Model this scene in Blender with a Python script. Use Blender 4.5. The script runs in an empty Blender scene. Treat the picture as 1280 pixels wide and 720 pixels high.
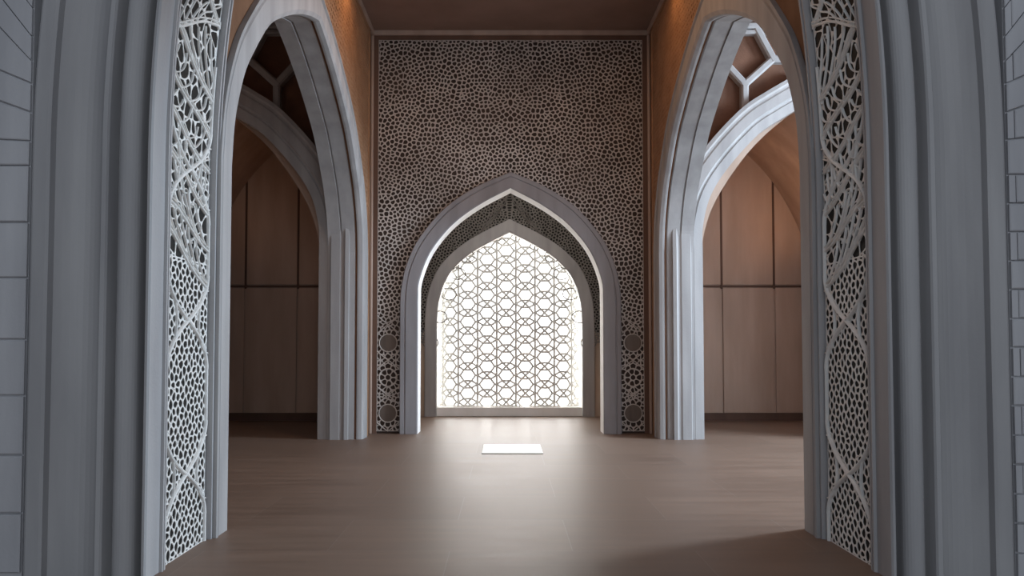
import bpy, bmesh, math, random
from mathutils import Vector, Matrix
from mathutils.geometry import delaunay_2d_cdt
S = bpy.context.scene
COL = S.collection
PI = math.pi

# ------------------------------------------------------------------ materials
def lin(c):
    return tuple((v/12.92 if v <= .04045 else ((v+.055)/1.055)**2.4) for v in (x/255 for x in c)) + (1,)

def new_mat(name):
    m = bpy.data.materials.new(name); m.use_nodes = True
    nt = m.node_tree; b = nt.nodes['Principled BSDF']
    return m, nt, b

def stone(name, c1, c2, rough=.75, scale=1.6, streak=True, bump=.15, spec=.3):
    """veined stone: two tones mixed by stretched noise, with a fine grain in the bump"""
    m, nt, b = new_mat(name); L = nt.links.new
    tc = nt.nodes.new('ShaderNodeTexCoord'); mp = nt.nodes.new('ShaderNodeMapping')
    mp.inputs['Scale'].default_value = (2.2, 2.2, .35) if streak else (1, 1, 1)
    L(tc.outputs['Object'], mp.inputs['Vector'])
    n1 = nt.nodes.new('ShaderNodeTexNoise'); n1.inputs['Scale'].default_value = scale; n1.inputs['Detail'].default_value = 5
    L(mp.outputs[0], n1.inputs['Vector'])
    r = nt.nodes.new('ShaderNodeValToRGB'); r.color_ramp.elements[0].position = .32; r.color_ramp.elements[1].position = .7
    r.color_ramp.elements[0].color = lin(c1); r.color_ramp.elements[1].color = lin(c2)
    L(n1.outputs[0], r.inputs[0]); L(r.outputs[0], b.inputs['Base Color'])
    n2 = nt.nodes.new('ShaderNodeTexNoise'); n2.inputs['Scale'].default_value = 40; n2.inputs['Detail'].default_value = 3
    L(tc.outputs['Object'], n2.inputs['Vector'])
    bp = nt.nodes.new('ShaderNodeBump'); bp.inputs['Strength'].default_value = bump; bp.inputs['Distance'].default_value = .01
    L(n2.outputs[0], bp.inputs['Height']); L(bp.outputs[0], b.inputs['Normal'])
    b.inputs['Roughness'].default_value = rough; b.inputs['Specular IOR Level'].default_value = spec
    return m

M = {}
M['pier'] = stone('grey_stone', (160,158,159), (180,178,178))
M['block'] = stone('block_stone', (172,171,174), (198,197,199))
M['arch'] = stone('arch_stone', (154,151,150), (174,171,170), scale=2)
M['portal'] = stone('portal_stone', (134,130,131), (152,148,149), scale=2)
M['carving'] = stone('carved_stone', (226,224,220), (240,238,234), scale=6, bump=.3)
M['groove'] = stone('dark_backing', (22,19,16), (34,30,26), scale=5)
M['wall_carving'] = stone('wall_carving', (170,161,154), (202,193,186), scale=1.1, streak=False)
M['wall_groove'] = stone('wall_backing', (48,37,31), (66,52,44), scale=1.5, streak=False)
M['side_carving'] = stone('side_carving', (150,114,86), (170,132,102), scale=3, streak=False)
M['side_groove'] = stone('side_backing', (108,76,54), (126,92,68), scale=3, streak=False)
M['aisle'] = stone('aisle_stone', (166,142,126), (186,162,146), scale=1.2)
M['aisle_dark'] = stone('aisle_joint', (84,62,52), (98,74,62))
M['infill'] = stone('brown_infill', (96,68,54), (120,86,68), scale=3, streak=False, bump=.4)
M['ceiling'] = stone('ceiling_plaster', (140,116,104), (154,128,116), streak=False)
M['trim'] = stone('trim_stone', (168,146,132), (186,164,150))
M['roundel'] = stone('roundel_stone', (96,85,77), (112,100,92), scale=4)
M['lit_white'] = stone('lit_white_stone', (240,238,234), (250,248,246), bump=.03)  # near-white: window light on the arch reveals is put into the colour
M['ring'] = stone('ring_carving', (108,103,98), (130,125,120), scale=3)
M['wood'] = stone('brown_frame', (96,72,60), (112,86,72))
M['dado'] = stone('dado_stone', (170,150,134), (190,170,152))
M['screen'] = stone('screen_stone', (224,224,220), (238,238,234), streak=False)
M['inlay'] = stone('pale_inlay', (214,209,202), (226,221,214), rough=.45, streak=False, bump=.03)

def floor_mat():
    m, nt, b = new_mat('floor_slabs'); L = nt.links.new
    tc = nt.nodes.new('ShaderNodeTexCoord')
    br = nt.nodes.new('ShaderNodeTexBrick'); br.offset = .5
    br.inputs['Scale'].default_value = 1
    br.inputs['Brick Width'].default_value = 1.9; br.inputs['Row Height'].default_value = 1.1
    br.inputs['Mortar Size'].default_value = .004; br.inputs['Mortar Smooth'].default_value = .3
    br.inputs['Color1'].default_value = lin((124,104,91)); br.inputs['Color2'].default_value = lin((133,112,98))
    br.inputs['Mortar'].default_value = lin((138,122,110))
    mp0 = nt.nodes.new('ShaderNodeMapping'); mp0.inputs['Location'].default_value = (.52, .35, 0)
    L(tc.outputs['Object'], mp0.inputs[0]); L(mp0.outputs[0], br.inputs['Vector'])
    mp = nt.nodes.new('ShaderNodeMapping'); mp.inputs['Scale'].default_value = (.35, 3.2, 1)
    L(tc.outputs['Object'], mp.inputs[0])
    n = nt.nodes.new('ShaderNodeTexNoise'); n.inputs['Scale'].default_value = 2.2; n.inputs['Detail'].default_value = 5
    L(mp.outputs[0], n.inputs['Vector'])
    mx = nt.nodes.new('ShaderNodeMix'); mx.data_type = 'RGBA'; mx.blend_type = 'MULTIPLY'; mx.inputs[0].default_value = .6
    rr = nt.nodes.new('ShaderNodeValToRGB'); rr.color_ramp.elements[0].color = (.62,.60,.58,1); rr.color_ramp.elements[0].position = .3
    rr.color_ramp.elements[1].color = (1,1,1,1); rr.color_ramp.elements[1].position = .7
    L(n.outputs[0], rr.inputs[0]); L(br.outputs['Color'], mx.inputs[6]); L(rr.outputs[0], mx.inputs[7])
    L(mx.outputs[2], b.inputs['Base Color'])
    r2 = nt.nodes.new('ShaderNodeMapRange'); r2.inputs['To Min'].default_value = .38; r2.inputs['To Max'].default_value = .54
    L(n.outputs[0], r2.inputs[0]); L(r2.outputs[0], b.inputs['Roughness'])
    b.inputs['Specular IOR Level'].default_value = .3
    return m
M['floor'] = floor_mat()

# ------------------------------------------------------------------ object helpers
def mesh_obj(name, verts, faces, mat, parent=None, smooth=False, bevel=0):
    me = bpy.data.meshes.new(name)
    me.from_pydata([tuple(v) for v in verts], [], faces)
    bm = bmesh.new(); bm.from_mesh(me)
    bmesh.ops.recalc_face_normals(bm, faces=bm.faces[:])
    bm.to_mesh(me); bm.free()
    me.materials.append(mat)
    if smooth:
        for p in me.polygons: p.use_smooth = True
    o = bpy.data.objects.new(name, me); COL.objects.link(o)
    if bevel:
        md = o.modifiers.new('bevel', 'BEVEL'); md.width = bevel; md.segments = 2; md.limit_method = 'ANGLE'
    if parent is not None:
        o.parent = parent
        p = parent
        loc = Vector((0,0,0))
        while p is not None:
            loc += p.location; p = p.parent
        o.matrix_parent_inverse = Matrix.Translation(-loc)
    return o

def thing(name, label, cat, loc, group=None):
    o = bpy.data.objects.new(name, None); COL.objects.link(o)
    o.empty_display_size = .2
    o.location = loc; o['label'] = label; o['category'] = cat
    if group: o['group'] = group
    return o

def tag(o, label, cat, group=None):
    o['label'] = label; o['category'] = cat
    if group: o['group'] = group
    return o

def struct(o):
    o['kind'] = 'structure'; return o

class MB:
    def __init__(s): s.v = []; s.f = []
    def add(s, verts, faces):
        b = len(s.v); s.v += list(verts); s.f += [tuple(i+b for i in f) for f in faces]
    def box(s, x0, x1, y0, y1, z0, z1):
        s.add([(x,y,z) for z in (z0,z1) for y in (y0,y1) for x in (x0,x1)],
              [(0,2,3,1),(4,5,7,6),(0,1,5,4),(2,6,7,3),(0,4,6,2),(1,3,7,5)])
    def build(s, name, mat, parent=None, smooth=False, bevel=0):
        return mesh_obj(name, s.v, s.f, mat, parent, smooth, bevel)

# ------------------------------------------------------------------ arch curves
def catmull(P, n):
    out = []
    Q = [(2*P[0][0]-P[1][0], 2*P[0][1]-P[1][1])] + P + [(2*P[-1][0]-P[-2][0], 2*P[-1][1]-P[-2][1])]
    for i in range(1, len(Q)-2):
        a, b, c, d = Q[i-1], Q[i], Q[i+1], Q[i+2]
        for k in range(n):
            t = k/n
            out.append(tuple(.5*(2*b[j] + (c[j]-a[j])*t + (2*a[j]-5*b[j]+4*c[j]-d[j])*t*t + (-a[j]+3*b[j]-3*c[j]+d[j])*t**3) for j in (0,1)))
    out.append(P[-1])
    return out

def arch_curve(half, n=5):
    """half: springing -> apex as (offset, z), offset > 0. Returns left foot -> apex -> right foot."""
    c = catmull(half, n)
    a = half[0][0]; zs = half[0][1]
    left = [(-a, 0.0), (-a, zs*.5)] + [(-u, z) for u, z in c]
    right = [(u, z) for u, z in reversed(c[:-1])] + [(a, zs*.5), (a, 0.0)]
    return left + right

def offset_curve(pts, o):
    out = []
    n = len(pts)
    for i, p in enumerate(pts):
        ds = []
        if i > 0: ds.append((p[0]-pts[i-1][0], p[1]-pts[i-1][1]))
        if i < n-1: ds.append((pts[i+1][0]-p[0], pts[i+1][1]-p[1]))
        ns = []
        for d in ds:
            l = math.hypot(*d) or 1e-9
            ns.append((-d[1]/l, d[0]/l))
        nx = sum(q[0] for q in ns); ny = sum(q[1] for q in ns)
        l = math.hypot(nx, ny) or 1e-9
        nx /= l; ny /= l
        c = max(.35, nx*ns[0][0] + ny*ns[0][1])
        out.append((p[0] + nx*o/c, p[1] + ny*o/c))
    return out

def sweep(mb, pts, section, mp, closed=False):
    rows = [offset_curve(pts, o) for o, t in section]
    n = len(pts); m = len(section)
    V = []
    for j, (o, t) in enumerate(section):
        V += [mp(u, z, t) for u, z in rows[j]]
    F = []
    for j in range(m if closed else m-1):
        k = (j+1) % m
        for i in range(n-1):
            F.append((j*n+i, j*n+i+1, k*n+i+1, k*n+i))
    if closed:
        F.append(tuple(j*n for j in range(m))); F.append(tuple(j*n+n-1 for j in range(m)))
    mb.add(V, F)

def prism(mb, outline, mp, t0, t1):
    n = len(outline)
    V = [mp(u, z, t0) for u, z in outline] + [mp(u, z, t1) for u, z in outline]
    F = [tuple(range(n)), tuple(range(2*n-1, n-1, -1))]
    F += [(i, (i+1) % n, n+(i+1) % n, n+i) for i in range(n)]
    mb.add(V, F)

jit = random.Random(77)
def bar(mb, p, q, w, mp, t0, t1, ext=0):
    t0 += jit.uniform(0, .1)*w
    d = (q[0]-p[0], q[1]-p[1]); l = math.hypot(*d)
    d = (d[0]/l, d[1]/l); nn = (-d[1]*w/2, d[0]*w/2)
    p = (p[0]-d[0]*ext, p[1]-d[1]*ext); q = (q[0]+d[0]*ext, q[1]+d[1]*ext)
    c = w*.22
    inn = (-d[1]*(w/2-c), d[0]*(w/2-c))
    V = []
    for e in (p, q):
        V += [mp(e[0]+nn[0], e[1]+nn[1], t1), mp(e[0]+nn[0], e[1]+nn[1], t0+c), mp(e[0]+inn[0], e[1]+inn[1], t0),
              mp(e[0]-inn[0], e[1]-inn[1], t0), mp(e[0]-nn[0], e[1]-nn[1], t0+c), mp(e[0]-nn[0], e[1]-nn[1], t1)]
    F = [(i, (i+1) % 6, 6+(i+1) % 6, 6+i) for i in range(6)] + [(0,1,2,3,4,5), (11,10,9,8,7,6)]
    mb.add(V, F)

def rib(mb, path, r, h, mp, t=0):
    """half-round raised band along a path on a surface; it stands h proud of depth t"""
    sec = [(-r, t+.012), (-r, t-.3*h), (-.6*r, t-.8*h), (0, t-h), (.6*r, t-.8*h), (r, t-.3*h), (r, t+.012)]
    sweep(mb, path, sec, mp)

# ------------------------------------------------------------------ pierced / carved cell pattern
def clip_poly(poly, x0, x1, z0, z1):
    for ax, lim, sg in ((0,x0,1),(0,x1,-1),(1,z0,1),(1,z1,-1)):
        out = []
        for i in range(len(poly)):
            a, b = poly[i-1], poly[i]
            ia = (a[ax]-lim)*sg >= 0; ib = (b[ax]-lim)*sg >= 0
            if ia != ib:
                t = (lim-a[ax])/(b[ax]-a[ax])
                out.append((a[0]+(b[0]-a[0])*t, a[1]+(b[1]-a[1])*t))
            if ib: out.append(b)
        poly = out
        if len(poly) < 3: return []
    return poly

def cells_of(seeds):
    r = delaunay_2d_cdt([Vector(s) for s in seeds], [], [], 0, 1e-6)
    vs, fs = r[0], r[2]
    cc = []; around = {}
    for k, f in enumerate(fs):
        (ax, ay), (bx, by), (cx, cy) = vs[f[0]], vs[f[1]], vs[f[2]]
        d = 2*(ax*(by-cy)+bx*(cy-ay)+cx*(ay-by))
        if abs(d) < 1e-12: d = 1e-12
        ux = ((ax*ax+ay*ay)*(by-cy)+(bx*bx+by*by)*(cy-ay)+(cx*cx+cy*cy)*(ay-by))/d
        uy = ((ax*ax+ay*ay)*(cx-bx)+(bx*bx+by*by)*(ax-cx)+(cx*cx+cy*cy)*(bx-ax))/d
        cc.append((ux, uy))
        for v in f: around.setdefault(v, []).append(k)
    hull = set()
    edges = {}
    for f in fs:
        for i in range(3):
            e = tuple(sorted((f[i], f[(i+1) % 3]))); edges[e] = edges.get(e, 0)+1
    for e, c in edges.items():
        if c == 1: hull.update(e)
    out = []
    for v, ks in around.items():
        if v in hull or len(ks) < 3: continue
        x, y = vs[v]
        ks.sort(key=lambda k: math.atan2(cc[k][1]-y, cc[k][0]-x))
        out.append(((x, y), [cc[k] for k in ks]))
    return out

def cell_lattice(mb, seeds, rect, w, h, mp, t=0, keep=None, warp=None, minhole=.25, solid=None):
    """ribs between cells: flat tops h proud of t, rounded holes going down to the backing at t"""
    for s, poly in cells_of(seeds):
        if warp: poly = [warp(*p) for p in poly]
        poly = clip_poly(poly, *rect)
        if len(poly) < 3: continue
        q = []
        for p in poly:
            if not q or math.hypot(p[0]-q[-1][0], p[1]-q[-1][1]) > .006: q.append(p)
        if len(q) > 2 and math.hypot(q[0][0]-q[-1][0], q[0][1]-q[-1][1]) < .006: q.pop()
        poly = q
        if len(poly) < 3: continue
        cx = sum(p[0] for p in poly)/len(poly); cz = sum(p[1] for p in poly)/len(poly)
        if keep and not keep(cx, cz, poly): continue
        n = len(poly)
        rin = 9
        for i in range(n):
            a, b = poly[i], poly[(i+1) % n]
            l = math.hypot(b[0]-a[0], b[1]-a[1]) or 1e-9
            rin = min(rin, abs((b[0]-a[0])*(a[1]-cz)-(a[0]-cx)*(b[1]-a[1]))/l)
        sc = max(minhole, 1-w/max(rin, 1e-4))
        if solid and solid(cx, cz): sc = 0
        if sc <= 0:
            mb.add([mp(p[0], p[1], t-h) for p in poly], [tuple(range(n))]); continue
        inn = [(cx+(p[0]-cx)*sc, cz+(p[1]-cz)*sc) for p in poly]
        H = []
        for i in range(n):
            a, b, c = inn[i-1], inn[i], inn[(i+1) % n]
            H.append((b[0]+(a[0]-b[0])*.27, b[1]+(a[1]-b[1])*.27)); H.append((b[0]+(c[0]-b[0])*.27, b[1]+(c[1]-b[1])*.27))
        V = [mp(p[0], p[1], t-h) for p in poly] + [mp(p[0], p[1], t-h) for p in H] + [mp(p[0], p[1], t) for p in H]
        F = []
        for i in range(n):
            j = (i+1) % n
            ha, hb, ga = n+2*i, n+2*i+1, n+2*j
            F.append((i, ha, hb)); F.append((i, hb, ga, j))
        for k in range(2*n):
            F.append((n+k, n+(k+1) % (2*n), 3*n+(k+1) % (2*n), 3*n+k))
        mb.add(V, F)

# ================================================================== dimensions (metres)
NX = 2.53            # nave half width
D0, D1 = 5.45, 7.0   # front and back of the foreground piers
DB = 14.4            # face of the back wall
CZ = 7.3             # ceiling
AX = 6.75            # outer wall of the aisles
DA = 16.8            # end wall of the aisles
SC = 10.25           # centre of the side arches

# ------------------------------------------------------------------ setting
mb = MB(); mb.box(-10, 10, -9, 19.0, -.3, 0)
struct(mb.build('floor', M['floor']))
mb = MB(); mb.box(-NX-.5, NX+.5, 6.9, DB+.5, CZ, CZ+.3)
struct(mb.build('ceiling', M['ceiling']))
for sgn, nm in ((-1, 'left'), (1, 'right')):
    mb = MB(); mb.box(*sorted((sgn*(NX+.5), sgn*(AX+.3))), 6.9, 13.9, CZ, CZ+.3)
    struct(mb.build('ceiling_aisle_'+nm, M['ceiling']))

# side walls with their pointed openings
SIDE_HALF = [(3.25,3.15),(3.17,3.6),(2.93,4.08),(2.63,4.43),(2.17,4.86),(1.72,5.13),(1.1,5.43),(.5,5.66),(0,5.8)]
SIDE = arch_curve(SIDE_HALF)
WT = .5
for sgn, nm in ((-1, 'left'), (1, 'right')):
    mp = lambda u, z, t, s=sgn: (s*(NX+t), SC+u, z)
    mb = MB()
    out = [(D1-SC, 0.0)] if False else []
    op = offset_curve(SIDE, .02)
    outline = [(DB-SC+.4, 0), (DB-SC+.4, CZ), (6.66-SC, CZ), (6.66-SC, 3.2)]
    # opening: down the near side only as far as the pier top at 3.2, then the far jamb to the floor
    cur = [p for i, p in enumerate(op) if not (p[0] < 0 and p[1] < 3.14)]
    outline = [(6.9-SC, CZ), (6.9-SC, 3.15)] + cur + [(DB-SC+.4, 0), (DB-SC+.4, CZ)]
    prism(mb, outline, mp, 0, WT)
    struct(mb.build('wall_'+nm, M['side_groove']))

# ------------------------------------------------------------------ foreground piers
def bend(z):
    b = 0
    if z > 2.9: b = (min(z, 4.6)-2.9)**2/26 + (max(z, 4.6)-4.6)*.13
    if z > 4.6: b += (z-4.6)**1.5*.29
    return b
ZS = [0,1.4,2.9,3.1,3.3,3.5,3.7,3.9,4.1,4.3,4.6,4.9,5.3,5.7,6.1,6.5,6.9,7.3,7.7,8.2]
def bx(z): return min(bend(z), NX-.09)

# plan profile of the pier, from the passage round the corner to the front: (x, depth)
P_PASS = [(NX,6.70),(NX-.03,6.695),(NX-.03,6.672),(NX,6.668),(NX,6.655),(NX-.025,6.65),(NX-.025,6.625),(NX+.03,6.615),
          (NX+.03,5.755),(NX-.025,5.745),(NX-.025,5.722),(NX,5.718),(NX,5.705),(NX-.03,5.70),(NX-.03,5.68),(NX-.01,5.672)]
P_FRONT = [(NX-.01,5.47),(NX,5.455)]
def roll(xc, yc, r, a0, a1, n=8):
    return [(xc + r*math.cos(a0+(a1-a0)*i/n), yc + r*math.sin(a0+(a1-a0)*i/n)) for i in range(n+1)]
P_FRONT += [(NX+.02,5.457),(NX+.03,5.57),(NX+.055,5.61),(NX+.085,5.61)]
P_FRONT += roll(2.69, 5.52, .075, PI, 2*PI, 12)
P_FRONT += [(2.768,5.57),(2.80,5.57),(2.812,5.45),(2.822,5.435),(2.852,5.435),(2.862,5.45),(2.87,5.49)]
P_FRONT += [(2.87+.33*i/8, 5.49+.085*math.sin(PI*i/8)) for i in range(1, 8)]
P_FRONT += [(3.20,5.49),(3.205,5.43),(3.225,5.42),(3.31,5.42),(3.325,5.43),(3.33,5.475),(3.35,5.475)]

for sgn, nm in ((-1, 'left'), (1, 'right')):
    lab = ('grey moulded stone pier with smooth rolls at the %s edge of the photo' % nm)
    t = thing('moulded_pier', lab, 'pier', (sgn*3.0, D0, 0), 'foreground piers of the entrance arch')
    # passage reveal holding the panel, then the moulded front
    def loft(profile, name, mat, tail):
        mb = MB(); V = []; F = []
        loop = [(x, y, True) for x, y in profile] + [(x, y, False) for x, y in tail]
        n = len(loop)
        for z in ZS:
            for x, y, sh in loop: V.append((sgn*(x-(bx(z) if sh else 0)), y, z))
        for k in range(len(ZS)-1):
            for i in range(n):
                j = (i+1) % n
                F.append((k*n+i, k*n+j, (k+1)*n+j, (k+1)*n+i))
        F.append(tuple(range(n))); F.append(tuple((len(ZS)-1)*n+i for i in range(n)))
        mb.add(V, F)
        return mb.build(name, mat, t)
    loft(P_PASS + P_FRONT[:2] + [(NX+.018,5.457)], 'jamb', M['pier'], [(NX+.018,5.83),(3.36,5.83),(3.36,6.70)])
    loft(P_FRONT[2:], 'moulded_front', M['pier'], [(3.35,5.82),(NX+.03,5.82)])
    # the part of the pier the side arch springs from
    mb = MB(); mb.box(*sorted((sgn*NX, sgn*3.36)), 6.70, D1, 0, 3.2)
    mb.box(*sorted((sgn*(NX+.01), sgn*3.36)), 6.70, 6.9, 3.2, CZ)
    mb.build('arch_respond', M['arch'], t)
    # front wall beyond the pier and the block work on it
    mb = MB(); mb.box(*sorted((sgn*3.35, sgn*10)), 5.455, 6.9, 0, 8.2)
    struct(mb.build('wall_front_'+nm, M['block']))
    # block work: joints level low down, fanning out like an arch higher up
    q = thing('block_border', 'border of pale stone blocks with dark joints along the %s edge of the photo' % nm,
              'stone border', (sgn*3.6, 5.49, 0), 'block borders beside the foreground piers')
    zz = [(.197*k, 0) for k in range(0, 15)] + [(3.00,.10),(3.19,.36),(3.39,.42),(3.55,1.05),(3.72,1.25),(3.92,1.35),(4.15,1.45),(4.4,1.5),(4.65,1.5),(4.9,1.5)]
    if sgn < 0: zz = [(.06,0),(.46,0),(.85,0),(1.25,0),(1.63,0),(2.05,0),(2.43,0),(2.82,0)] + [(2.99,.05)] + [z for z in zz if z[0] > 3.1]
    rnd = random.Random(5 if sgn < 0 else 9)
    mb = MB()
    g = .006
    for k in range(len(zz)-1):
        (a, sa), (b, sb) = zz[k], zz[k+1]
        x0 = 3.352 + (.05 if (k % 2 and sgn > 0) else .0)
        x1 = 4.2
        if k % 2 and sgn > 0:  # short filler block by the moulding
            V = []
            for y in (5.46, 5.428):
                V += [(sgn*x, y, z) for x, z in ((3.352, a+g), (3.395, a+g+sa*.04), (3.395, b-g+sb*.04), (3.352, b-g))]
            mb.add(V, [(0,1,2,3),(7,6,5,4),(0,4,5,1),(1,5,6,2),(2,6,7,3),(3,7,4,0)])
        y1 = 5.425 + rnd.uniform(-.004, .004)
        V = []
        for y, e in ((5.46, 0), (y1+.006, 0), (y1, .007)):
            V += [(sgn*x, y, z) for x, z in ((x0+e, a+g+e+sa*(x0-3.352)), (x1-e, a+g+e+sa*(x1-3.352)),
                                             (x1-e, b-g-e+sb*(x1-3.352)), (x0+e, b-g-e+sb*(x0-3.352)))]
        F = [(8,9,10,11)]
        for r in (0, 4):
            F += [(r+i, r+(i+1) % 4, r+4+(i+1) % 4, r+4+i) for i in range(4)]
        mb.add(V, F)
    mb.build('blocks', M['block'], q)

# ------------------------------------------------------------------ carved panels inside the foreground piers
def panel(sgn, nm):
    rnd = random.Random(11)
    U0, U1 = 5.765, 6.605
    W = U1-U0
    top = 4.9
    mpn = lambda u, z, t: (sgn*(NX+.03-bx(z)+t), U0+u, z)   # u from the near edge
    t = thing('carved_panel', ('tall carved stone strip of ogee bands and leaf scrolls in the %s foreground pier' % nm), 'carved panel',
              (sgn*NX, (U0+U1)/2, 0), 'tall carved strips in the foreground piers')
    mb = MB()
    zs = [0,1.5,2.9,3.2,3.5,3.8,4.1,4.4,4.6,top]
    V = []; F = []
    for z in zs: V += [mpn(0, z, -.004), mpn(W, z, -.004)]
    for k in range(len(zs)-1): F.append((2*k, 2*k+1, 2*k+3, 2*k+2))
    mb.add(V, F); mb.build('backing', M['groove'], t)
    # bands crossing every 1.2 m
    cross = [.60, 1.78, 2.96]
    bands = []
    m0 = .028
    def ogee(zc, s):
        c = []
        for k in range(-14, 15):
            v = k/14
            c.append((W/2 + s*(W/2-m0)*math.sin(v*PI/2), zc + .38*v*(.8+.2*abs(v))))
        return c
    mb = MB()
    for zc in cross:
        for s in (-1, 1): rib(mb, ogee(zc, s), .016, .028, mpn, -.006)
    ends = [0] + [z for zc in cross for z in (zc-.38, zc+.38)] + [3.9]
    for a, b in zip(ends[0::2], ends[1::2]):
        for u in (m0, W-m0):
            if b-a > .02: rib(mb, [(u, a+(b-a)*i/4) for i in range(5)], .014, .026, mpn, -.006)
    mb.build('ogee_band', M['carving'], t)
    # medallion arcs beside each crossing
    for zc in cross:
        for s in (-1, 1):
            mb = MB()
            e = 0.0 if s < 0 else W
            R = .26
            pts = [(e - s*(.02 + .72*R*math.cos(a)), zc + R*.98*math.sin(a)) for a in [(-PI/2 + PI*i/16) for i in range(17)]]
            rib(mb, pts, .009, .022, mpn, -.006)
            mb.build('medallion_arc', M['carving'], t)
    # honeycomb of small holes below
    def seeds_iso(z0, z1, su, sz, j):
        out = []
        r = 0; z = z0-2*sz
        while z < z1+2*sz:
            u = -2*su + (su/2 if r % 2 else 0)
            while u < W+2*su:
                out.append((u+rnd.uniform(-j, j)*su, z+rnd.uniform(-j, j)*sz)); u += su
            z += sz; r += 1
        return out
    mb = MB()
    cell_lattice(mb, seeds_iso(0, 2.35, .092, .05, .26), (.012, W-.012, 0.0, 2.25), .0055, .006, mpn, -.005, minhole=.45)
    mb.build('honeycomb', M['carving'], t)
    # leafy strands above: stretched, slanting cells between flowing stems
    mb = MB()
    sd = []
    for i in range(-8, 16):
        for k in range(-6, 60):
            a = i*.23 + (.115 if k % 2 else 0) + rnd.uniform(-.06, .06); b = k*.058 + rnd.uniform(-.014, .014)
            sd.append((a, 2.1 + b + .42*a*math.sin(b*3.1 + .6) + .03*math.sin(a*9+b*4)))
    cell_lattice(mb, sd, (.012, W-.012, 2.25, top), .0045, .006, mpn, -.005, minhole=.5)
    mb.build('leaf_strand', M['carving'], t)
    mb = MB()
    # stems slanting across the strip, with slender strands filling the fields between them
    cl = lambda u: min(W-.022, max(.022, u))
    stems = []
    z = 2.24
    k = 0
    while z < 4.9:
        sl = (.42 if rnd.random() < .25 else -.50) * rnd.uniform(.7, 1.1)
        ph = rnd.uniform(0, 6)
        stems.append((z, sl, ph)); z += rnd.uniform(.27, .36); k += 1
    def stem(st, u): return st[0] + st[1]*(u-W/2) + .022*math.sin(u*7+st[2])
    for st in stems:
        for off, r in ((0, .0115), (.032, .007)):
            rib(mb, [(u, stem(st, u)+off) for u in [.03+(W-.06)*i/20 for i in range(21)]], r, .022, mpn, -.006)
    for st, nx in zip(stems, stems[1:]):
        lean = rnd.choice((-1, 1))*rnd.uniform(.16, .3)
        u = -.12
        while u < W+.12:
            bow = rnd.uniform(.03, .08)*(1 if lean > 0 else -1)
            top_f = rnd.uniform(.7, 1)
            pts = []
            for i in range(13):
                v = i/12
                uu = u + lean*v + bow*math.sin(PI*v)
                lo, hi = stem(st, cl(uu)), stem(nx, cl(uu))
                if .022 < uu < W-.022: pts.append((uu, lo + (hi-lo)*v*top_f))
            if len(pts) > 4: rib(mb, pts, rnd.choice((.0055, .007, .008)), .018, mpn, -.006)
            if len(pts) > 7 and rnd.random() < .45:   # a curled tip
                e = pts[-1]; s2 = 1 if lean > 0 else -1
                tip = [(cl(e[0] + s2*.05*(1-math.cos(a))), e[1] + .035*math.sin(a)*(1-a/9)) for a in [j*.5 for j in range(9)]]
                rib(mb, tip, .0055, .018, mpn, -.006)
            u += rnd.uniform(.11, .17)
    mb.build('scroll', M['carving'], t)
panel(-1, 'left'); panel(1, 'right')

# ------------------------------------------------------------------ side arches
for sgn, nm in ((-1, 'left'), (1, 'right')):
    mp = lambda u, z, t, s=sgn: (s*(NX+t), SC+u, z)
    look = 'dim' if sgn < 0 else 'brightly lit'
    t = thing('side_arch', ('tall pointed stone arch opening into the %s aisle on the %s' % (look, nm)), 'arch',
              (sgn*NX, SC, 0), 'tall side arches of the hall')
    AW = .34
    mb = MB()
    sec = [(AW, .01), (AW, -.055), (AW-.03, -.06), (AW-.05, -.03), (AW-.07, -.03), (AW-.085, -.045), (.05, -.045), (.0, -.02)]
    sweep(mb, SIDE, sec, mp)
    mb.build('archivolt', M['arch'], t)
    mb = MB()
    sec = [(0, -.02), (-.012, .03), (-.012, .06), (.022, .075), (.022, .10), (-.005, .115), (-.015, .32), (.006, .325), (.006, .345), (-.02, .35),
           (-.022, .56), (.05, .56)]
    sweep(mb, SIDE, sec, mp)
    mb.build('intrados', M['arch'], t)

# ------------------------------------------------------------------ carved cell work above the side arches
def side_field(sgn, nm):
    rnd = random.Random(21)
    mp = lambda u, z, t: (sgn*(NX+t), SC+u, z)
    t = thing('carved_panel', ('warm brown carved wall field in low relief above the arch on the %s' % nm), 'carved panel',
              (sgn*NX, SC, 4.0), 'carved fields above the side arches')
    lim = offset_curve(SIDE, .2)
    def inside(u, z):
        # below the outer edge of the arch?
        for a, b in zip(lim, lim[1:]):
            if a[0] <= u < b[0]:
                zz = a[1]+(b[1]-a[1])*(u-a[0])/(b[0]-a[0]+1e-9)
                return z < zz
        return False
    sd = []
    for i in range(-3, 90):
        for k in range(-3, 62):
            sd.append((6.6-SC + .092*i + (.046 if k % 2 else 0)+rnd.uniform(-.022,.022), 2.9 + .08*k + rnd.uniform(-.02,.02)))
    mb = MB()
    cell_lattice(mb, sd, (8.3-SC, 14.02-SC, 3.0, CZ-.12), .022, .010, mp, -.001,
                 keep=lambda x, z, p: not inside(x, z) and not (3.6 < abs(x) and z < 3.2), minhole=.2)
    mb.build('relief', M['side_carving'], t)
    mb = MB()
    for (u0, u1, z0, z1) in ((14.02-SC, 14.10-SC, 0, CZ-.06), (6.68-SC, 14.10-SC, CZ-.14, CZ-.06)):
        prism(mb, [(u0,z0),(u1,z0),(u1,z1),(u0,z1)], mp, -.03, .005)
    mb.build('border', M['side_carving'], t)
side_field(-1, 'left'); side_field(1, 'right')

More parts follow.
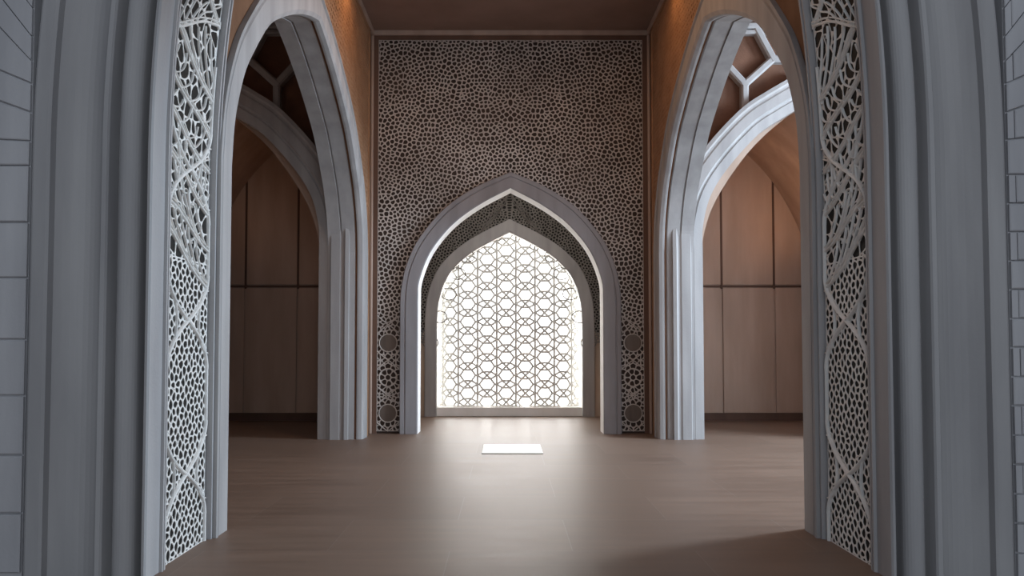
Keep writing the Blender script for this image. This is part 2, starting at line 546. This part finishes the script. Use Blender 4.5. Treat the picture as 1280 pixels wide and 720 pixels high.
# ------------------------------------------------------------------ back wall, its portal and the carved field
BACK_OUT = [(1.98,2.35),(1.96,2.6),(1.87,3.02),(1.65,3.49),(1.2,4.03),(.64,4.42),(0,4.70)]
BACK_IN = [(1.655,2.4),(1.63,2.74),(1.425,3.26),(1.04,3.74),(.56,4.10),(0,4.40)]
bin_c = arch_curve(BACK_IN); 
mpb = lambda u, z, t: (u, DB+t, z)
mb = MB()
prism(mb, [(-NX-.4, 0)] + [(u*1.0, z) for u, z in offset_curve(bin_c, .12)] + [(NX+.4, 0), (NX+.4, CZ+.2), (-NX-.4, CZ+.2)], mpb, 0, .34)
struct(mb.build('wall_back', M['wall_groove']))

t = thing('portal_arch', 'wide grey pointed arch frame standing around the lit lattice window alcove', 'arch', (0, DB-.1, 0))
# frame between two measured outlines: resample both by index
def lofted(mb, A, B, ta, tb, mp):
    n = len(A)
    mb.add([mp(u, z, ta) for u, z in A] + [mp(u, z, tb) for u, z in B], [(i, i+1, n+i+1, n+i) for i in range(n-1)])
def resample(c, n):
    L = [0]
    for a, b in zip(c, c[1:]): L.append(L[-1]+math.hypot(b[0]-a[0], b[1]-a[1]))
    out = []; k = 0
    for i in range(n):
        s = L[-1]*i/(n-1)
        while k < len(L)-2 and L[k+1] < s: k += 1
        f = (s-L[k])/(L[k+1]-L[k]+1e-12)
        out.append((c[k][0]+(c[k+1][0]-c[k][0])*f, c[k][1]+(c[k+1][1]-c[k][1])*f))
    return out
NB = 121
OUTC = resample(arch_curve(BACK_OUT, 8), NB); INC = resample(arch_curve(BACK_IN, 8), NB)
def between(f): return [(a[0]+(b[0]-a[0])*f, a[1]+(b[1]-a[1])*f) for a, b in zip(INC, OUTC)]
mb = MB()
steps = [(1, .01), (1, -.10), (.96, -.115), (.76, -.115), (.73, -.10), (.70, -.10), (.67, -.12), (.06, -.12), (0, -.105)]
for (fa, ta), (fb, tb) in zip(steps, steps[1:]): lofted(mb, between(fa), between(fb), ta, tb, mpb)
mb.build('face_moulding', M['portal'], t)
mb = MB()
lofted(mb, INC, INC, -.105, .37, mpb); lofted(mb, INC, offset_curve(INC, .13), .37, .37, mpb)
mb.build('reveal', M['lit_white'], t)  # reveal whitened by colour to look lit from the window

# carved field: rosettes of small cells, calmer roundels down the two flanks
t = thing('carved_panel', 'large carved brown wall field of fine rosettes around the grey portal arch', 'carved panel', (0, DB, 0))
rnd = random.Random(3)
sd = []
SP = .98
cent = []
for k in range(-1, 9):
    for i in range(0, 5):
        cent.append((i*SP + (SP/2 if k % 2 else 0), 2.35 + k*SP*.80))
def add_seed(x, z):
    for q in sd:
        if abs(q[0]-x) < .046 and abs(q[1]-z) < .05 and math.hypot(q[0]-x, q[1]-z) < .048: return
    sd.append((x, z))
low = 2.05
for cx, cz in cent:
    for ring, (r, n) in enumerate(((0,1),(.07,6),(.14,11),(.215,16),(.29,21),(.365,26),(.44,32))):
        for i in range(n):
            a = 2*PI*i/n + PI/2 + (PI/n if ring % 2 else 0)
            x, z = cx + r*math.cos(a) + rnd.uniform(-.02,.02), cz + r*math.sin(a) + rnd.uniform(-.02,.02)
            if 0 <= x < .03: x = 0
            if 0 <= x < NX+.2 and z > low: add_seed(x, z)
for k in range(0, 75):
    for i in range(0, 38):
        x, z = .0 + .076*i + (.038 if k % 2 else 0) + rnd.uniform(-.02,.02), low + .082*k + rnd.uniform(-.02,.02)
        if x < .03: x = 0
        if x < NX+.2: add_seed(x, z)
# flanks
FC = 2.2
meds = [.36, 1.0, 1.62]
for zc in meds:
    sd.append((FC, zc))
    if zc == 1.0: sd += [(FC + .1*math.cos(a), zc + .1*math.sin(a)) for a in [2*PI*i/7 for i in range(7)]]
    for r, n in ((.205, 12), (.30, 16), (.40, 22)):
        for i in range(n):
            a = 2*PI*(i+.5*(r > .25))/n
            x, z = FC + r*math.cos(a), zc + r*.98*math.sin(a)
            if 1.6 < x < NX+.2 and -.2 < z < low: add_seed(x, z)
for k in range(-2, 24):
    for i in range(0, 12):
        x, z = 1.62 + .085*i + (.04 if k % 2 else 0), .085*k
        if z < low and all(math.hypot(x-FC, z-m) > .17 for m in meds): add_seed(x, z)
sd = sd + [(-x, z) for x, z in sd if x > 0]
mb = MB()
lim = between(.5)
def inside_back(x, z):
    for a, b in zip(lim, lim[1:]):
        if a[0] <= x < b[0]:
            return z < a[1]+(b[1]-a[1])*(x-a[0])/(b[0]-a[0]+1e-9)
    return abs(x) < 1.7 and z < 2.2
FW = 2.40
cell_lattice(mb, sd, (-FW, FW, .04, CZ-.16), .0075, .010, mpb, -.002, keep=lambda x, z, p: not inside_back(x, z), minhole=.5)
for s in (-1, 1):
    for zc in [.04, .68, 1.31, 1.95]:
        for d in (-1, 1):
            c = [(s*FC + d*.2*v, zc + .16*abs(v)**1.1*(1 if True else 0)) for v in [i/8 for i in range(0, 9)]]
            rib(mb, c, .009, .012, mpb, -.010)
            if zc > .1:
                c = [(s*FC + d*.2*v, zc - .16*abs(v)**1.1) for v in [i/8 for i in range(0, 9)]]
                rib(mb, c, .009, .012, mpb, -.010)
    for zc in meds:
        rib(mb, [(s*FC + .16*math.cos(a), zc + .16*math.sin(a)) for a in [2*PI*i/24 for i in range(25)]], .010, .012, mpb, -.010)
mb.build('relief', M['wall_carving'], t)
for s in (-1, 1):
    for zc in (meds[0], meds[2]):
        mb = MB(); prism(mb, [(s*FC + .15*math.cos(a), zc + .15*math.sin(a)) for a in [2*PI*i/12+PI/12 for i in range(12)]], mpb, -.014, -.001)
        mb.build('roundel', M['roundel'], t, bevel=.004)
mb = MB()
for s in (-1, 1):
    prism(mb, [(s*FW, 0), (s*(NX-.005), 0), (s*(NX-.005), CZ-.05), (s*FW, CZ-.05)], mpb, -.035, .004)
prism(mb, [(-FW, CZ-.16), (FW, CZ-.16), (FW, CZ-.05), (-FW, CZ-.05)], mpb, -.035, .004)
mb.build('frame', M['wood'], t)

# cornice and corner beads
n = 1
mb = MB(); mb.box(-NX, NX, DB-.09, DB-.036, CZ-.09, CZ-.002); struct(mb.build('trim_%d' % n, M['trim'], bevel=.012)); n += 1
for s in (-1, 1):
    mb = MB(); mb.box(*sorted((s*(NX-.002), s*(NX-.06))), 6.9, DB-.092, CZ-.09, CZ-.002); struct(mb.build('trim_%d' % n, M['trim'], bevel=.012)); n += 1
    mb = MB(); mb.box(*sorted((s*(NX-.002), s*(NX-.05))), DB-.085, DB-.037, 0, CZ-.092); struct(mb.build('trim_%d' % n, M['trim'], bevel=.014)); n += 1

# ------------------------------------------------------------------ alcove behind the portal
W2 = 17.75
IN2 = [(1.61,1.9),(1.60,2.25),(1.565,2.55),(1.465,2.90),(1.27,3.24),(.88,3.60),(.42,3.87),(0,4.08)]
c2 = arch_curve(IN2, 6)
mp2 = lambda u, z, t: (u, W2+t, z)
mb = MB()
prism(mb, [(-2.75, 0)] + offset_curve(c2, .05) + [(2.75, 0), (2.75, 5.3), (-2.75, 5.3)], mp2, 0, .45)
struct(mb.build('wall_window', M['dado']))
for s, nm in ((-1,'left'),(1,'right')):
    mb = MB(); mb.box(*sorted((s*2.75, s*2.95)), DB+.34, W2+.45, 0, 5.3); struct(mb.build('wall_alcove_'+nm, M['dado']))
mb = MB(); mb.box(-2.95, 2.95, DB+.34, W2+.45, 5.3, 5.5); struct(mb.build('ceiling_alcove', M['dado']))
# inner arch band
t = thing('window_arch', 'smaller plain grey pointed arch band framing the lattice window', 'arch', (0, W2, 0))
mb = MB()
top2 = [p for p in c2 if p[1] > 1.55]
sweep(mb, c2, [(.27, .01), (.27, -.05), (.25, -.06), (.03, -.06), (0, -.045)], mp2)
mb.build('face_band', M['arch'], t)
mb = MB(); sweep(mb, c2, [(0, -.045), (0, .47), (.1, .47)], mp2); mb.build('reveal', M['lit_white'], t)
# carved ring above the dado
t = thing('carved_panel', 'dark carved leaf relief filling the band between the two grey arches', 'carved panel', (0, W2, 1.6), None)
rnd = random.Random(8)
mb = MB()
prism(mb, [(-2.74,1.6)] + [p for p in offset_curve(c2, .2) if p[1] >= 1.6] + [(2.74,1.6),(2.74,5.28),(-2.74,5.28)], mp2, -.012, -.002)
mb.build('backing', M['groove'], t)
sd = []
for i in range(-2, 44):
    for k in range(0, 70):
        x, z = .068*i + (.034 if k % 2 else 0) + rnd.uniform(-.018,.018), 1.5 + .058*k + rnd.uniform(-.016,.016)
        if x > .09: sd.append((max(.05, x + .05*math.sin(z*7)), z + .09*math.sin(x*6)))
sd += [(-x, z) for x, z in sd]
sd += [(0, 1.5 + .058*k) for k in range(70)]
lim2 = offset_curve(c2, .18)
def inside2(x, z):
    for a, b in zip(lim2, lim2[1:]):
        if a[0] <= x < b[0]: return z < a[1]+(b[1]-a[1])*(x-a[0])/(b[0]-a[0]+1e-9)
    return abs(x) < 1.8 and z < 2.0
mb = MB()
cell_lattice(mb, sd, (-2.4, 2.4, 1.62, 5.2), .0095, .010, mp2, -.013, keep=lambda x, z, p: not inside2(x, z), minhole=.3)
for s in (-1, 1):
    for k in range(5):
        x0 = .03 + .10*k
        pts = [(s*(x0 + .40*v*v + .06*v), 4.92 - .10*k - .60*v + .05*math.sin(v*5)) for v in [i/12 for i in range(13)]]
        rib(mb, pts, .011, .024, mp2, -.02)
    for k in range(7):
        a0 = .25 + k*.2
        u = .55 + k*.2; zc = 4.15 - k*.24 - (.03*k*k)
        pts = [(s*(u + .17*math.cos(a)), zc + .13*math.sin(a)) for a in [a0 + j*.4 for j in range(13)]]
        rib(mb, pts, .010, .024, mp2, -.02)
mb.build('relief', M['ring'], t)
# curb under the screen
mb = MB(); mb.box(-1.61, 1.61, W2+.02, W2+.62, 0, .2); struct(mb.build('trim_%d' % n, M['lit_white'], bevel=.015)); n += 1

# ------------------------------------------------------------------ lattice window screen: flat in front, curving back at both sides
t = thing('lattice_screen', 'white backlit window screen pierced with a lattice of stars between upright bars', 'window screen', (0, W2+.35, .2))
F0, RR = 1.12, .5
def mps(u, z, tt):
    s = 1 if u >= 0 else -1
    a = abs(u)
    if a <= F0: return (u, W2+.18+tt, z)
    th = min((a-F0)/RR, 1.75)
    return (s*(F0 + (RR-tt)*math.sin(th)), W2+.18+RR-(RR-tt)*math.cos(th), z)
def wire(mb, p, q, w, dep):
    L = math.hypot(q[0]-p[0], q[1]-p[1])
    m = max(1, int(L/.16)) if max(abs(p[0]), abs(q[0])) > F0 else 1
    for i in range(m):
        a = (p[0]+(q[0]-p[0])*i/m, p[1]+(q[1]-p[1])*i/m); b = (p[0]+(q[0]-p[0])*(i+1)/m, p[1]+(q[1]-p[1])*(i+1)/m)
        bar(mb, a, b, w, mps, 0, dep, ext=.004)
PB = .43
bars = [-.29 + PB*k for k in range(-3, 6)]
bars = [b for b in bars if abs(b) < 1.9]
for b in bars:
    mb = MB(); wire(mb, (b, .2), (b, 4.35), .050, .05)
    mb.build('upright_bar', M['screen'], t)
mb = MB()
VP = .40
cols = [-.29 + PB*(k+.5) for k in range(-4, 5)]
for ci, c in enumerate(cols):
    z = .1 - (VP*.5 if ci % 2 else 0)
    while z < 4.3:
        hw, hh, k = PB*.40, VP*.30, PB*.20
        hexa = [(c-hw, z), (c-k, z+hh), (c+k, z+hh), (c+hw, z), (c+k, z-hh), (c-k, z-hh)]
        segs = [(hexa[i], hexa[(i+1) % 6]) for i in range(6)]
        segs += [((c-k, z+hh), (c-PB/2, z+VP*.5)), ((c+k, z+hh), (c+PB/2, z+VP*.5)),
                 ((c-k, z-hh), (c-PB/2, z-VP*.5)), ((c+k, z-hh), (c+PB/2, z-VP*.5)),
                 ((c-k, z+hh), (c+k, z+VP-hh)), ((c+k, z+hh), (c-k, z+VP-hh)),
                 ((c-hw, z), (c-PB/2, z)), ((c+hw, z), (c+PB/2, z))]
        for p, q in segs:
            p = (p[0], min(4.35, max(.2, p[1]))); q = (q[0], min(4.35, max(.2, q[1])))
            if math.hypot(p[0]-q[0], p[1]-q[1]) > .02 and max(abs(p[0]), abs(q[0])) < 1.9: wire(mb, p, q, .044, .04)
        z += VP
mb.build('star_lattice', M['screen'], t)

# ------------------------------------------------------------------ aisles
AC = 4.95
A_IN = [(1.70,3.1),(1.69,3.6),(1.55,4.13),(1.22,4.64),(.72,5.18),(.34,5.44),(0,5.64)]
ac = arch_curve(A_IN, 6)
TD = 13.45
for sgn, nm in ((-1, 'left'), (1, 'right')):
    mp = lambda u, z, t, s=sgn: (s*(AC+u), TD+t, z)
    # outer wall (the one on the right has tall daylight openings), end wall
    mb = MB()
    if sgn < 0:
        mb.box(-AX-.25, -AX, 6.9, DA+.2, 0, CZ)
    else:
        oy0, oy1, oz0, oz1 = 7.3, 12.6, .0, 6.6
        mb.box(AX, AX+.25, 6.9, oy0, 0, CZ); mb.box(AX, AX+.25, oy1, DA+.2, 0, CZ); mb.box(AX, AX+.25, oy0, oy1, oz1, CZ)
    struct(mb.build('wall_aisle_'+nm, M['aisle']))
    mb = MB(); mb.box(*sorted((sgn*3.03, sgn*AX)), DA, DA+.2, 0, CZ); struct(mb.build('wall_end_'+nm, M['aisle']))
    mb = MB(); mb.box(*sorted((sgn*3.03, sgn*3.23)), DB+.41, DA, 0, CZ); struct(mb.build('wall_inner_'+nm, M['aisle']))
    mb = MB()
    mb.box(*sorted((sgn*3.75, sgn*6.2)), DA-.02, DA-.001, 0, .16)
    struct(mb.build('baseboard_'+nm, M['aisle_dark']))
    # wainscot slabs and raised strips on the end wall
    q = thing('wall_panelling', ('tan stone panelling with upright battens seen through the %s side arch' % nm),
              'wall panelling', (sgn*AC, DA, 0), 'panelling at the aisle ends')
    mb = MB()
    xs = [3.80, 4.45, 5.55, 6.15]
    for a, b in zip(xs, xs[1:]):
        for z0, z1 in ((.16, 2.78), (2.84, 5.75)):
            mb.box(*sorted((sgn*(a+.022), sgn*(b-.022))), DA-.035, DA-.001, z0+.004, z1)
    mb.build('slab', M['aisle'], q, bevel=.006)
    mb = MB(); mb.box(*sorted((sgn*3.8, sgn*6.2)), DA-.03, DA-.001, 2.79, 2.83); mb.build('rail', M['aisle_dark'], q)
    for x in (4.45, 5.55):
        mb = MB(); mb.box(*sorted((sgn*(x-.02), sgn*(x+.02))), DA-.042, DA-.001, 2.76, 5.75); mb.build('batten', M['aisle_dark'], q)
    # vault of the end bay
    mb = MB()
    vc = arch_curve([(1.3,3.0),(1.27,3.5),(1.1,4.1),(.72,4.82),(.36,5.3),(0,5.66)], 6)
    vc = [(u*1.25 if u < 0 else u, z) for u, z in vc]
    prism(mb, [(-1.92,0)] + vc + [(1.80,0),(1.80,CZ),(-1.92,CZ)], mp, .42, DA-TD-.045)
    struct(mb.build('ceiling_vault_'+nm, M['aisle']))
    # transverse arch with tracery
    look = 'dim brown' if sgn < 0 else 'pale blue lit'
    t = thing('tracery_arch', ('%s low pointed arch with branching tracery above, across the %s aisle' % (look, nm)), 'arch',
              (sgn*AC, TD, 0), 'tracery arches across the aisles')
    mb = MB()
    sec = [(.52,.40),(.52,-.02),(.46,-.03),(.43,.0),(.40,.0),(.37,-.015),(.22,-.015),(.19,.05),(.17,.05),(.15,.035),(0,.05),(0,.40)]
    sweep(mb, ac, sec, mp, closed=True)
    mb.build('arch_band', M['arch'], t)
    # respond between arch and hall wall
    mb = MB(); mb.box(*sorted((sgn*3.035, sgn*3.24)), TD+.06, TD+.40, 0, 5.2); mb.build('respond', M['arch'], t)
    mb = MB()
    ob = offset_curve(ac, .45)
    ob = [p for p in ob if p[1] > 2.5 and -1.9 < p[0] < 1.78]
    prism(mb, [(-1.90,ob[0][1])] + ob + [(1.78,ob[-1][1]),(1.78,CZ),(-1.90,CZ)], mp, .24, .36)
    mb.build('infill_panel', M['infill'], t)
    segs = [((-.93,6.06),(-.93,5.45)), ((-.93,6.06),(-1.40,6.58)), ((-.93,6.06),(-.44,6.50)), ((-.44,6.50),(-.70,7.00)), ((-1.40,6.58),(-1.9,6.58))]
    segs += [((-a[0],a[1]),(-b[0],b[1])) for a, b in segs]
    segs += [((-.44,6.50),(.44,6.50))]
    for a, b in segs:
        a = (max(-1.9, min(1.78, a[0])), a[1]); b = (max(-1.9, min(1.78, b[0])), b[1])
        mb = MB(); bar(mb, a, b, .125, mp, .08, .25, ext=.05); mb.build('tracery_bar', M['arch'], t)
    for zc, w in ((7.07, .10), (6.97, .07)):
        mb = MB(); bar(mb, (-1.9, zc), (1.78, zc), w, mp, .06 if w > .08 else .10, .25); mb.build('tracery_rail', M['arch'], t)

# ------------------------------------------------------------------ pale slab let into the floor
t = thing('floor_inlay', 'pale rectangular slab let into the floor in front of the portal', 'floor inlay', (.04, 12.2, 0))
mb = MB(); mb.box(-.44, .46, 11.72, 12.78, 0, .012); mb.build('slab', M['inlay'], t, bevel=.006)

# ------------------------------------------------------------------ light
def area(name, loc, target, sx, sy, power, col, spread=PI):
    l = bpy.data.lights.new(name, 'AREA'); l.shape = 'RECTANGLE'; l.size = sx; l.size_y = sy; l.energy = power; l.color = col; l.spread = spread
    o = bpy.data.objects.new(name, l); COL.objects.link(o); o.location = loc
    o.rotation_euler = (Vector(target)-Vector(loc)).to_track_quat('-Z', 'Y').to_euler()
    return o
area('window_daylight', (0, 20.2, 2.6), (0, 10, 1.2), 4.5, 5, 640, (1,.98,.95))
area('aisle_daylight', (9.8, 10.5, 5.0), (2, 9.5, .5), 1.5, 2.4, 1350, (.68,.84,1))
area('aisle_sky', (9.2, 7.8, 3.6), (3, 13, 4.5), 1.6, 3.5, 220, (.68,.84,1))
area('porch_daylight', (1.2, -6.5, 4.4), (0, 6, 2.0), 9, 6, 460, (.82,.905,1))
for s in (-1, 1):
    area('cove_lamp_'+('left' if s < 0 else 'right'), (s*2.2, 11.9, CZ-.15), (s*2.62, 12.0, 4.8), .15, 1.8, 18 if s < 0 else 12, (1,.52,.22))
    area('aisle_lamp_'+('left' if s < 0 else 'right'), (s*5.4, 11.2, 6.9), (s*5.0, 11.5, 0), .8, .8, 3 if s < 0 else 10, (1,.5,.27))
    area('vault_lamp_'+('left' if s < 0 else 'right'), (s*5.9, 15.0, 3.4), (s*5.0, 15.4, 6), .3, .6, 2.5 if s < 0 else 15, (1,.55,.28))

area('hall_lamp', (0, 9.6, CZ-.1), (.3, 9.7, 0), .8, .8, 55, (1,.58,.34))
area('alcove_fill', (0, 15.1, 5.2), (0, 17.75, 1.8), 2.2, .3, 36, (1,.95,.9))  # added unseen fill that brightens the inner arch wall, no fixture there

w = bpy.data.worlds.new('sky'); S.world = w; w.use_nodes = True
nt = w.node_tree; L = nt.links.new
bg = nt.nodes['Background']
tc = nt.nodes.new('ShaderNodeTexCoord'); sx = nt.nodes.new('ShaderNodeSeparateXYZ'); L(tc.outputs['Generated'], sx.inputs[0])
mr = nt.nodes.new('ShaderNodeMapRange'); mr.inputs['From Min'].default_value = .2; mr.inputs['From Max'].default_value = .75
L(sx.outputs['Y'], mr.inputs[0])
mx = nt.nodes.new('ShaderNodeMix'); mx.data_type = 'RGBA'; L(mr.outputs[0], mx.inputs[0])
mx.inputs[6].default_value = (.10,.12,.15,1); mx.inputs[7].default_value = (3.0,2.95,2.9,1)
L(mx.outputs[2], bg.inputs['Color']); bg.inputs['Strength'].default_value = 1

# ------------------------------------------------------------------ camera
cam = bpy.data.cameras.new('camera'); co = bpy.data.objects.new('camera', cam); COL.objects.link(co)
PITCH = math.radians(2.2)
cam.sensor_width = 36; cam.lens = 1000/1280*36
cam.shift_x = 8/1280; cam.shift_y = (70-1000*math.tan(PITCH))/1280
cam.clip_end = 200
co.location = (-.0885, 0, 1.6); co.rotation_euler = (PI/2+PITCH, 0, 0)
S.camera = co
S.view_settings.view_transform = 'Standard'; S.view_settings.look = 'None'
S.view_settings.exposure = 0; S.view_settings.gamma = 1; S.view_settings.use_curve_mapping = False
S.cycles.use_denoising = True
S.cycles.max_bounces = 10; S.cycles.diffuse_bounces = 6
S.cycles.sample_clamp_indirect = 4
